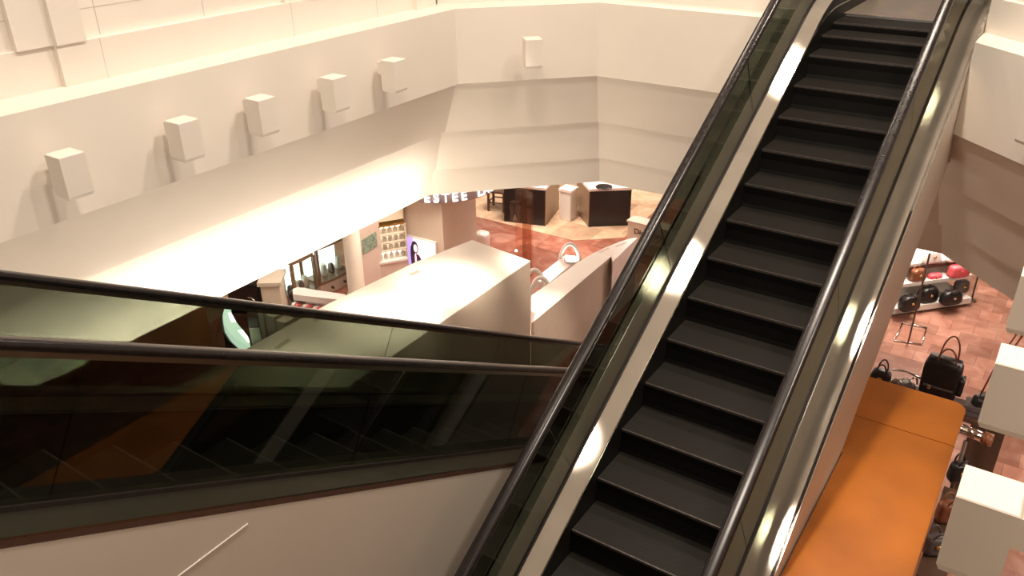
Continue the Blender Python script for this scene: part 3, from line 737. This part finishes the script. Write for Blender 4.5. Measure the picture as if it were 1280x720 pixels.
# counter slab in front, cluttered tray, dark case, beige cabinet
def slab_at(pxs, ztop, th, name, m, label, cat, leg=True):
    plan = [Z2(*p, ztop) for p in pxs]
    cx = sum(p[0] for p in plan) / len(plan); cy = sum(p[1] for p in plan) / len(plan)
    t = thing(name, label, cat, (cx, cy, ZF))
    MB().prism(plan, ztop - th, ztop).build('top', m, t)
    if leg: MB().prism([(cx + (p[0] - cx) * .45, cy + (p[1] - cy) * .45) for p in plan], ZF + .007, ztop - th).build('base', m, t)
    return t
slab_at([(366, 361), (372, 359), (432, 368), (428, 375), (366, 368)], ZF + 1.0, .10, 'counter', 'pinktop', 'narrow pale pink counter in front of the curved showcases', 'counter')
slab_at([(362, 380), (368, 377), (410, 386), (404, 392), (362, 390)], ZF + .8, .08, 'tray_table', 'darkbrown', 'low dark table with coloured testers behind the far handrail', 'table')
for k in range(8):
    q = atz(369 + 4.4 * k, 382 + .85 * k, ZF + .8)
    o = MB().rounded((q[0], q[1], ZF + .8), .07, .10, .05, taper=.1).build('tester', ('white', 'pinkleather', 'brownleather')[k % 3])
    tag(o, '%s tester on the low dark table by the far handrail' % ('small white', 'small red', 'small brown')[k % 3], 'cosmetics', 'testers on the low table')
cb = Z2(345, 392, ZF); hcb = height_at(345, 345, (*cb, ZF))
cbn = thing('cabinet', 'cream box cabinet beside the dark case, left of the showcases', 'cabinet', (*cb, ZF))
pa = Vector(Z2(333, 404, ZF)); pb_ = Vector(Z2(356, 403, ZF)); e_ = (pb_ - pa).normalized(); en_ = Vector((-e_.y, e_.x)) * .45
MB().prism([tuple(pa), tuple(pb_), tuple(pb_ + en_), tuple(pa + en_)], ZF + .006, ZF + hcb).build('body', 'cream', cbn)
MB().prism([tuple(pa - e_ * .04 - en_ * .08), tuple(pb_ + e_ * .04 - en_ * .08), tuple(pb_ + e_ * .04 + en_ * 1.05), tuple(pa - e_ * .04 + en_ * 1.05)], ZF + hcb, ZF + hcb + .06).build('top', 'cream', cbn)
for k in range(3):
    q = pa + e_ * (.15 + .2 * k) - en_ * .5
    o = MB().rounded((q.x, q.y, ZF), .18, .14, hcb * .62 - .06 * k, taper=.2, rot=.4 * k).build('shopping_bag', 'cream')
    tag(o, 'pale crumpled bag in front of the cream cabinet', 'bag', 'pale bags by the cream cabinet')
kc = Z2(309, 388, ZF); hk = height_at(318, 350, (*kc, ZF))
ks = thing('display_case', 'large dark brown case at the far end of the left shop', 'case', (*kc, ZF))
pa = Vector(Z2(288, 392, ZF)); pb_ = Vector(Z2(329, 394, ZF)); e_ = (pb_ - pa).normalized(); en_ = Vector((-e_.y, e_.x)) * .45
MB().prism([tuple(pa), tuple(pb_), tuple(pb_ + en_), tuple(pa + en_)], ZF + .006, ZF + hk).build('body', 'black', ks, bevel=.03)
q = pa.lerp(pb_, .72) - en_ * .04
MB().tube([(q.x - .1 + .02 * k, q.y, ZF + hk * .55 + .04 * math.sin(math.pi * k / 10)) for k in range(11)], .012, 6).build('handle', 'chrome', ks)
for k in range(1):
    q = Z2(382, 414, ZF)
    ch = thing('stool', 'round black stool beside the curved showcases', 'stool', (*q, ZF))
    MB().lathe((*q, ZF + .6), [(.17, 0), (.19, .04), (.18, .1), (.12, .12)], 16).build('seat', 'black', ch)
    MB().lathe((*q, ZF), [(.16, 0.006), (.16, .02), (.03, .04), (.03, .6)], 12).build('pedestal', 'chrome', ch)
# seen through the far balustrade glass: glowing curved case, teal mat, papers, brown post
c0, c1 = Z2(279, 440, ZF), Z2(316, 492, ZF)
gc = thing('curved_light_case', 'long curved glowing pale green case seen through the far balustrade glass', 'showcase', (*c0, ZF))
zc = ZF + 1.1
A0 = [atz(*p, zc)[:2] for p in ((283, 378), (278, 392), (279, 404), (287, 416), (298, 426), (309, 432))]
A1 = [atz(*p, zc)[:2] for p in ((287, 378), (289, 391), (295, 402), (303, 412), (310, 421), (312, 427))]
MB().prism(A0 + A1[::-1], zc - .14, zc).build('lit_top', 'litcase', gc)
mid_ = [((p[0] * .35 + q[0] * .65), (p[1] * .35 + q[1] * .65)) for p, q in zip(A0, A1)]
MB().prism(mid_[3:] + A1[3:][::-1], zc, zc + .004).build('lit_core', 'litcore', gc)
MB().prism(mid_[1:3] + A1[1:3][::-1], zc, zc + .004).build('lit_core', 'litcore', gc)
s_ = lambda L, dx: [(p[0] + dx, p[1]) for p in L]
MB().prism(s_(A0, -.05) + A1[::-1], ZF + .007, zc - .14).build('base', 'greyleather', gc)
tm = [Z2(*p, ZF) for p in ((318, 400), (352, 398), (352, 446), (322, 452))]
tag(MB().prism(tm, ZF + .005, ZF + .02).build('carpet', 'teal'), 'teal carpet mat seen through the far balustrade glass', 'carpet')
bpz = ZF + 1.3; b4 = [Z2(*p, bpz) for p in ((309, 390), (322, 390), (321, 397), (309, 397))]
bpst = thing('display_post', 'dark brown post with pale picture panel behind the far balustrade glass', 'display stand', (*b4[0], ZF))
MB().prism(b4, ZF + .007, bpz).build('post', 'darkbrown', bpst)
MB().prism([(p[0] * 1 + (b4[3][0] - b4[0][0]) * 1.02, p[1] + (b4[3][1] - b4[0][1]) * 1.02) for p in (b4[0], b4[1])] + [(p[0] + (b4[3][0] - b4[0][0]) * 1.1, p[1] + (b4[3][1] - b4[0][1]) * 1.1) for p in (b4[1], b4[0])], bpz - .5, bpz - .15).build('picture_panel', 'cream', bpst)
for k, (px_, py_) in enumerate(((329, 386), (343, 392), (357, 399))):
    q = atz(px_, py_, ZF + .9)
    t_ = tag(MB().box(q[0] - .10, q[0] + .08, q[1] - .09, q[1] + .09, ZF + .021, ZF + .9).build('display_cube', 'cream'), ('pale display cube left of its row on the teal mat', 'middle pale display cube of the row by the teal mat', 'pale display cube right of its row by the teal mat')[k], 'display cube', 'pale display cubes')
# rust-coloured partition on the far left
a_ = Z2(150, 520, ZF); tag(MB().prism([Z2(120, 560, ZF), Z2(268, 440, ZF), Z2(262, 430, ZF), Z2(110, 540, ZF)], ZF, ZF + 1.9).build('low_partition', 'rust'), 'rust brown partition seen through the far balustrade glass at left', 'partition')
struct(MB().box(-14.9, -12.6, 0, 8.5, ZF + .006, -3.66).build('wall_lower_rust', 'rust'))
# ================================================================ RIGHT SHOP: bags
def handle_arc(b, c, w, h, rot, r=.008, lean=0., n=12):
    cr, sr = math.cos(rot), math.sin(rot)
    b.tube([(c[0] - w / 2 * math.cos(a) * cr - lean * math.sin(a) * sr, c[1] - w / 2 * math.cos(a) * sr + lean * math.sin(a) * cr, c[2] + h * math.sin(a)) for a in [math.pi * k / n for k in range(n + 1)]], r, 6)
    return b
def handbag(loc, w, d, h, m, label, rot=0., hh=.12, taper=.12, group=None, clasp='gold', belly=0., e=4.):
    t = thing('handbag', label, 'handbag', loc, group)
    MB().rounded(loc, w, d, h, taper=taper, rot=rot, belly=belly, e=e).build('body', m, t)
    for s in (-1, 1):
        c = (loc[0] - s * d * .3 * math.sin(rot), loc[1] + s * d * .3 * math.cos(rot), loc[2] + h * .93)
        if hh > 0: handle_arc(MB(), c, w * .45, hh, rot, .009, s * .02).build('handle', m, t)
    q = (loc[0] + d * .5 * math.sin(rot), loc[1] - d * .5 * math.cos(rot), loc[2] + h * .6)
    MB().rounded((q[0], q[1], q[2] - .02), .05, .02, .035, rot=rot).build('clasp', clasp, t)
    return t
# shelf unit: front bottom edge pixels
sA = Z2(1096, 400, ZF); sB = Z2(1212, 383, ZF)
sv = (Vector(sB) - Vector(sA)); sL = sv.length; sv.normalize(); sn = Vector((-sv.y, sv.x)); rotS = math.atan2(sv.y, sv.x)
def sp(t, d): v = Vector(sA) + sv * t + sn * d; return (v.x, v.y)
su = thing('shelf_unit', 'white low shelf unit with three tiers of handbags on the marble floor at right', 'shelves', (*sA, ZF))
def tier(z, d0, d1, th, m='white', t0=0.): MB().prism([sp(t0, d0), sp(sL, d0), sp(sL, d1), sp(t0, d1)], z - th, z).build('shelf', m, su)
hz = [ZF + .16, ZF + height_at(1165, 351, (*sp(.55 * sL, .12), ZF)), ZF + height_at(1165, 329, (*sp(.55 * sL, .3), ZF))]
MB().prism([sp(.04, .04), sp(sL - .04, .04), sp(sL - .04, .8), sp(.04, .8)], ZF + .006, ZF + .06).build('plinth', 'darkbrown', su)
tier(hz[0], 0, .8, .1); tier(hz[1], .12, .8, .06); tier(hz[2], .30, .8, .04, 'white')
tier(hz[2] - .045, .28, .30, .06, 'darkbrown')
MB().prism([sp(0, .78), sp(sL, .78), sp(sL, .82), sp(0, .82)], ZF + .06, hz[2] + .45).build('back', 'white', su)
MB().prism([sp(sL, .0), sp(sL + .015, .0), sp(sL + .015, .8), sp(sL, .8)], ZF + .06, hz[2] + .1).build('end_glass', 'clear', su)
def bag_at(px, py, z, w, d, h, m, label, **k):
    q = atz(px, py, z); return handbag((q[0], q[1], z + .001), w, d, h, m, label, rot=rotS, **k)
bag_at(1135, 387, hz[0], .34, .17, .24, 'blackleather', 'glossy black handbag at the left of the bottom shelf', hh=.04, taper=.04, e=5., group='bags on the white shelf unit')
bag_at(1158, 376, hz[0], .34, .2, .24, 'blackleather', 'tall dark handbag in the middle of the bottom shelf', hh=.05, group='bags on the white shelf unit')
bag_at(1187, 379, hz[0], .38, .18, .22, 'blackleather', 'low black handbag with bright clasp at the right of the bottom shelf', hh=.06, clasp='chrome', belly=.06, taper=.2, group='bags on the white shelf unit')
bag_at(1200, 364, hz[0], .26, .16, .2, 'greyleather', 'dark grey handbag behind the low black one near the shelf end', group='bags on the white shelf unit', hh=.0)
bag_at(1146, 350, hz[1], .28, .15, .19, 'brownleather', 'brown handbag on the middle shelf', group='bags on the white shelf unit', hh=.05)
bag_at(1197, 345, hz[1], .38, .17, .2, 'pinkleather', 'coral pink handbag at the right of the middle shelf', group='bags on the white shelf unit', hh=0, clasp='pinkleather', taper=.03)
bag_at(1168, 347, hz[1], .26, .12, .07, 'pinkleather', 'flat pink clutch lying on the middle shelf beside the coral bag', hh=0, group='bags on the white shelf unit', clasp='pinkleather')
bag_at(1164, 328, hz[2], .38, .12, .2, 'pinktop', 'pale pink bag on the top shelf, left one', hh=0, group='bags on the white shelf unit', taper=.4)
bag_at(1192, 326, hz[2], .32, .12, .16, 'pinktop', 'pale pink bag on the top shelf, right one', hh=0, group='bags on the white shelf unit', taper=.4)
# chrome sign stand with square base frame
bs_ = [Z2(*p, ZF) for p in ((1118, 427), (1152, 432), (1158, 411), (1128, 405))]
ss = thing('sign_stand', 'thin metal stand with square floor frame in front of the shelf unit', 'stand', (*bs_[0], ZF))
b = MB()
for i in range(4): b.tube([(*bs_[i], ZF + .02), (*bs_[(i + 1) % 4], ZF + .02)], .012, 6)
b.build('base_frame', 'chrome', ss)
m0 = ((bs_[0][0] + bs_[1][0]) / 2, (bs_[0][1] + bs_[1][1]) / 2); hh_ = height_at(1158, 316, (*m0, ZF))
MB().tube([(*m0, ZF + .02), (*m0, ZF + hh_)], .014, 8).build('pole', 'darkbrown', ss)
m1 = Z2(1214, 376, ZF); hh1 = height_at(1226, 340, (*m1, ZF))
t = thing('post', 'thin dark post at the right end of the white shelf unit', 'post', (*m1, ZF))
MB().tube([(*m1, ZF + .006), (*m1, ZF + hh1 + .6)], .014, 8).build('pole', 'darkbrown', t)
MB().lathe((*m1, ZF + .006), [(.08, 0), (.08, .012), (.02, .02)], 14).build('foot', 'darkbrown', t)
# bag rack behind the orange enclosure
RZ = -5.15                                            # height of the rack top
ra = atz(1080, 478, RZ); rb_ = atz(1212, 505, RZ)
rk2 = thing('bag_rack', 'dark rack behind the far edge of the orange enclosure carrying bags', 'rack', (ra[0], ra[1], ZF))
x0, x1 = ra[0] - .1, atz(1171, 494, RZ)[0] + .46; y0 = atz(1150, 497, RZ)[1] - .15
MB().box(x0, x1, y0, y0 + .36, RZ - .04, RZ).build('shelf', 'darkbrown', rk2)
for (xx, yy) in ((x0 + .03, y0 + .03), (x1 - .03, y0 + .03), (x0 + .03, y0 + .33), (x1 - .03, y0 + .33)):
    MB().box(xx - .02, xx + .02, yy - .02, yy + .02, ZF + .006, RZ - .04).build('leg', 'darkbrown', rk2)
q = atz(1171, 494, RZ)
tt = thing('tote_bag', 'large black leather tote with two thin red-brown handles beyond the orange top', 'tote bag', (q[0], y0 + .2, RZ))
MB().rounded((q[0], y0 + .2, RZ + .001), .345, .16, .50, taper=-.05, rot=-.06, e=9).build('body', 'blackleather', tt)
for s in (-1, 1): handle_arc(MB(), (q[0] + .02, y0 + .2 + s * .07, RZ + .49), .17, .24 if s > 0 else .18, -.06, .009, s * .02).build('handle', 'brownleather', tt)
MB().box(q[0] - .14, q[0] + .14, y0 + .2 - .102, y0 + .2 - .07, RZ + .19, RZ + .205).build('strap', 'greyleather', tt)
MB().rounded((q[0] - .08, y0 + .2 - .112, RZ + .17), .03, .012, .05).build('clasp', 'chrome', tt)
MB().rounded((q[0] + .195, y0 + .2, RZ + .14), .06, .13, .2).build('side_pocket', 'blackleather', tt)
q = atz(1101, 476, RZ)
handbag((q[0], y0 + .18, RZ + .001), .22, .13, .17, 'blackleather', 'small black handbag at the left end of the rack beside the cladding', hh=.12)
q = atz(1131, 480, RZ)
cc = thing('chain_bag', 'silver chain-strapped bag lying between the small black bag and the tote', 'handbag', (q[0], y0 + .18, RZ))
MB().rounded((q[0], y0 + .2, RZ + .001), .28, .2, .09, e=3, taper=.2).build('body', 'greyleather', cc)
for k in range(3): handle_arc(MB(), (q[0] - .06 + .07 * k, y0 + .1 + .06 * k, RZ + .07), .14, .10, .5 * k, .010).build('chain_strap', 'chrome', cc)
MB().tube([(q[0] - .16, y0 + .30, RZ + .15), (q[0] - .02, y0 + .31, RZ + .17), (q[0] + .14, y0 + .30, RZ + .14)], .012, 6).build('bar', 'chrome', cc)
for k in range(2):
    o = MB().box(x1 - .19, x1 - .02, y0 + .06, y0 + .26, RZ + .001 + .06 * k, RZ + .058 + .06 * k).build('wallet_box', 'greyleather', bevel=.008)
    tag(o, ('lower', 'upper')[k] + ' flat grey box stacked at the right of the black tote', 'box', 'flat grey boxes beside the tote')
# hanging arms and bags along the right side of the orange enclosure
q = atz(1216, 540, -4.9); 
ar = thing('display_rail', 'upright dark display rail with a chrome arm right of the orange enclosure', 'rail', (q[0], q[1], ZF))
q2 = atz(1206, 556, -4.9)
MB().tube([(q2[0], q2[1], ZF + .006), (q2[0], q2[1], -4.86)], .02, 8).build('pole', 'darkbrown', ar)
e0 = atz(1202, 536, -4.83); e1 = atz(1229, 547, -4.83); e2 = atz(1241, 551, -4.83)
MB().tube([e0, e1], .05, 10).build('arm', 'chrome', ar)
MB().tube([e1, e2], .062, 12).build('end_knob', 'brownleather', ar)
MB().lathe((q2[0], q2[1], ZF + .006), [(.07, 0), (.07, .02), (.03, .03)], 14).build('foot', 'darkbrown', ar)
def hanging(px, py, z, w, d, h, m, label, strap=.0, sm='brownleather', rot=.6):
    c = atz(px, py, z); t = handbag((c[0], c[1], z), w, d, h, m, label, rot=rot, hh=.08 if not strap else 0, group='bags beside the orange enclosure')
    if strap:
        for s in (0, .05):
            MB().tube([(c[0] - .05 + s, c[1], z + h * .9), (c[0] + .02 + s, c[1] + .02, z + h + strap * .6), (c[0] + .10 + s, c[1] + .05, z + h + strap)], .009, 6).build('strap', sm, t)
    return t
hanging(1227, 512, -5.1, .24, .14, .16, 'blackleather', 'small black bag with long red-brown strap between orange enclosure and right wall light', strap=.75)
hanging(1196, 600, -5.3, .20, .12, .2, 'blackleather', 'black bag hanging just right of the orange edge, upper one')
hanging(1183, 650, -5.3, .22, .12, .2, 'brownleather', 'dark brown bag hanging right of the orange edge, lower one')
hanging(1166, 690, -5.3, .2, .12, .18, 'greyleather', 'grey bag near the bottom edge right of the orange enclosure')
c = atz(1200, 610, -5.32)
tk = thing('side_rack', 'dark narrow rack along the right side of the orange enclosure carrying bags', 'rack', (c[0], c[1], ZF))
ca, cb_ = atz(1194, 612, -5.32), atz(1150, 720, -5.32)
MB().box(min(ca[0], cb_[0]) - .03, max(ca[0], cb_[0]) + .12, cb_[1], ca[1], -5.36, -5.32).build('shelf', 'darkbrown', tk)
for yy in (cb_[1] + .03, ca[1] - .03):
    MB().box(ca[0] + .0, ca[0] + .04, yy - .02, yy + .02, ZF + .007, -5.36).build('leg', 'darkbrown', tk)
c = atz(1240, 500, -5.1)
tag(MB().box(c[0] - .12, c[0] + .2, c[1] - .12, c[1] + .12, ZF + .007, -5.102).build('display_pedestal', 'darkbrown'), 'dark pedestal under the long-strapped bag by the right wall light', 'pedestal')
# ================================================================ LIGHT
def area(name, loc, size, energy, col=(1, .80, .60), rot=(0, 0, 0), shape='DISK', sy=None, spread=None):
    L = bpy.data.lights.new(name, 'AREA'); L.shape = shape; L.size = size; L.energy = energy; L.color = col
    if sy: L.shape = 'RECTANGLE'; L.size_y = sy
    if spread: L.spread = spread
    o = bpy.data.objects.new(name, L); COL.objects.link(o); o.location = (loc[0], loc[1], loc[2] + ZO); o.rotation_euler = rot; return o
W = (1, .855, .715)
for x, y, e in ((-1.8, 5.65, 230), (-1.95, 2.4, 230), (-4.9, 5.6, 45), (-4.9, 2.4, 45), (-1.8, 9., 120), (-4.9, 9.0, 50), (1.2, 4.5, 190), (-2, -1., 30), (-5, -1., 50)):  # lamp grid; the lamp right of the well is added fill
    area('ceiling_downlight_or_fill', (x, y, 3.9), .5, e, W)
for x, y, e in ((-8.6, 9.6, 120), (-8.4, 13.2, 170), (-7, 16, 120), (-9.8, 6.5, 60), (-1.2, 14.5, 150), (1.6, 10.5, 90), (1.8, 6.5, 50), (-4, 12, 20)):
    area('shop_downlight', (x, y, -3.72), 1.3, e, (1, .87, .74), sy=1.3)
def spot(loc, tgt, e, ang, col=W, r=.15, blend=.6):
    L = bpy.data.lights.new('spot_emitter', 'SPOT'); L.energy = e; L.spot_size = math.radians(ang); L.spot_blend = blend; L.color = col; L.shadow_soft_size = r
    o = bpy.data.objects.new('spot_emitter', L); COL.objects.link(o); o.location = (loc[0], loc[1], loc[2] + ZO)
    o.rotation_euler = (Vector(tgt) - Vector(loc)).to_track_quat('-Z', 'Y').to_euler()
for ys, yt, es in ((3.9, 4.7, 9000), (4.9, 5.9, 11000), (5.9, 7.0, 8000)):  # unseen spots added to brighten the boxed volume's top
    spot((-1.7, ys, 3.9), (-5.7, yt, -4.6), es, 9.0, (1, .88, .72), .12, 1.)
spot((-3.0, 3.6, 3.9), (-5.45, 8.7, -5.72), 9000, 6.5, W, .12, 1.)  # one more unseen spot, added for the low partition's top
# unseen strip added beside the boxed volume to brighten the lowest left tiers
o = area('wall_fill', (-4.97, 4.0, -4.55), 5.6, 90, (1, .87, .72), sy=.08, spread=math.radians(58))
dv = Vector((-1.14, 0, 1.0)).normalized(); zq = -dv; xq = Vector((0, 1, 0)); yq = zq.cross(xq)
o.rotation_euler = Matrix((xq, yq, zq)).transposed().to_euler()
spot((-4.7, 1.5, -4.2), (-5.7, 1.6, -2.3), 70, 140, (1, .87, .72), .3, 1.)  # this and the next: unseen uplights added for the upper left tiers
spot((-4.75, 4.2, -4.5), (-5.8, 4.2, -2.3), 110, 150, (1, .87, .72), .3, 1.)
spot((-4.9, 6.4, -4.5), (-5.2, 8.4, -3.1), 55, 120, (1, .87, .72), .2, 1.)  # unseen uplight added for the left corner wall
spot((-3.4, 7.0, -5.6), (-3.2, 8.6, -3.0), 60, 110, (1, .87, .72), .2, 1.)  # unseen uplight added for the back wall tiers
spot((.0, 3.95, -1.96), (-.30, 5.05, -3.95), 105, 30, (1, .85, .65), .05, 1.)  # two spots added under the wall lights for pools on the orange top
spot((.0, 3.1, -1.96), (-.22, 4.2, -3.95), 105, 30, (1, .85, .65), .05, 1.)
area('shelf_fill', (sp(sL / 2, .0)[0], sp(sL / 2, -.2)[1], -4.6), .5, 30, (1, .9, .82))  # unseen light added above the shelf unit to brighten it
wd = bpy.data.worlds.new('World'); SC.world = wd; wd.use_nodes = True
bg = wd.node_tree.nodes['Background']; bg.inputs['Color'].default_value = (1, .86, .72, 1); bg.inputs['Strength'].default_value = .35
# ================================================================ CAMERA
cam = bpy.data.cameras.new('camera'); co = bpy.data.objects.new('camera', cam); COL.objects.link(co)
cam.sensor_width = 36; cam.lens = 36 * F_PX / 1280; cam.clip_start = .05
R0, R1, R2 = (Vector(v) for v in ROT)
mtx = Matrix((R0, -R1, -R2)).transposed().to_4x4(); mtx.translation = Vector((0, 0, ZO)); co.matrix_world = mtx
SC.camera = co
SC.view_settings.view_transform = 'Standard'; SC.view_settings.look = 'None'; SC.view_settings.exposure = 0; SC.view_settings.gamma = 1
SC.view_settings.use_curve_mapping = False
SC.cycles.transparent_max_bounces = 32
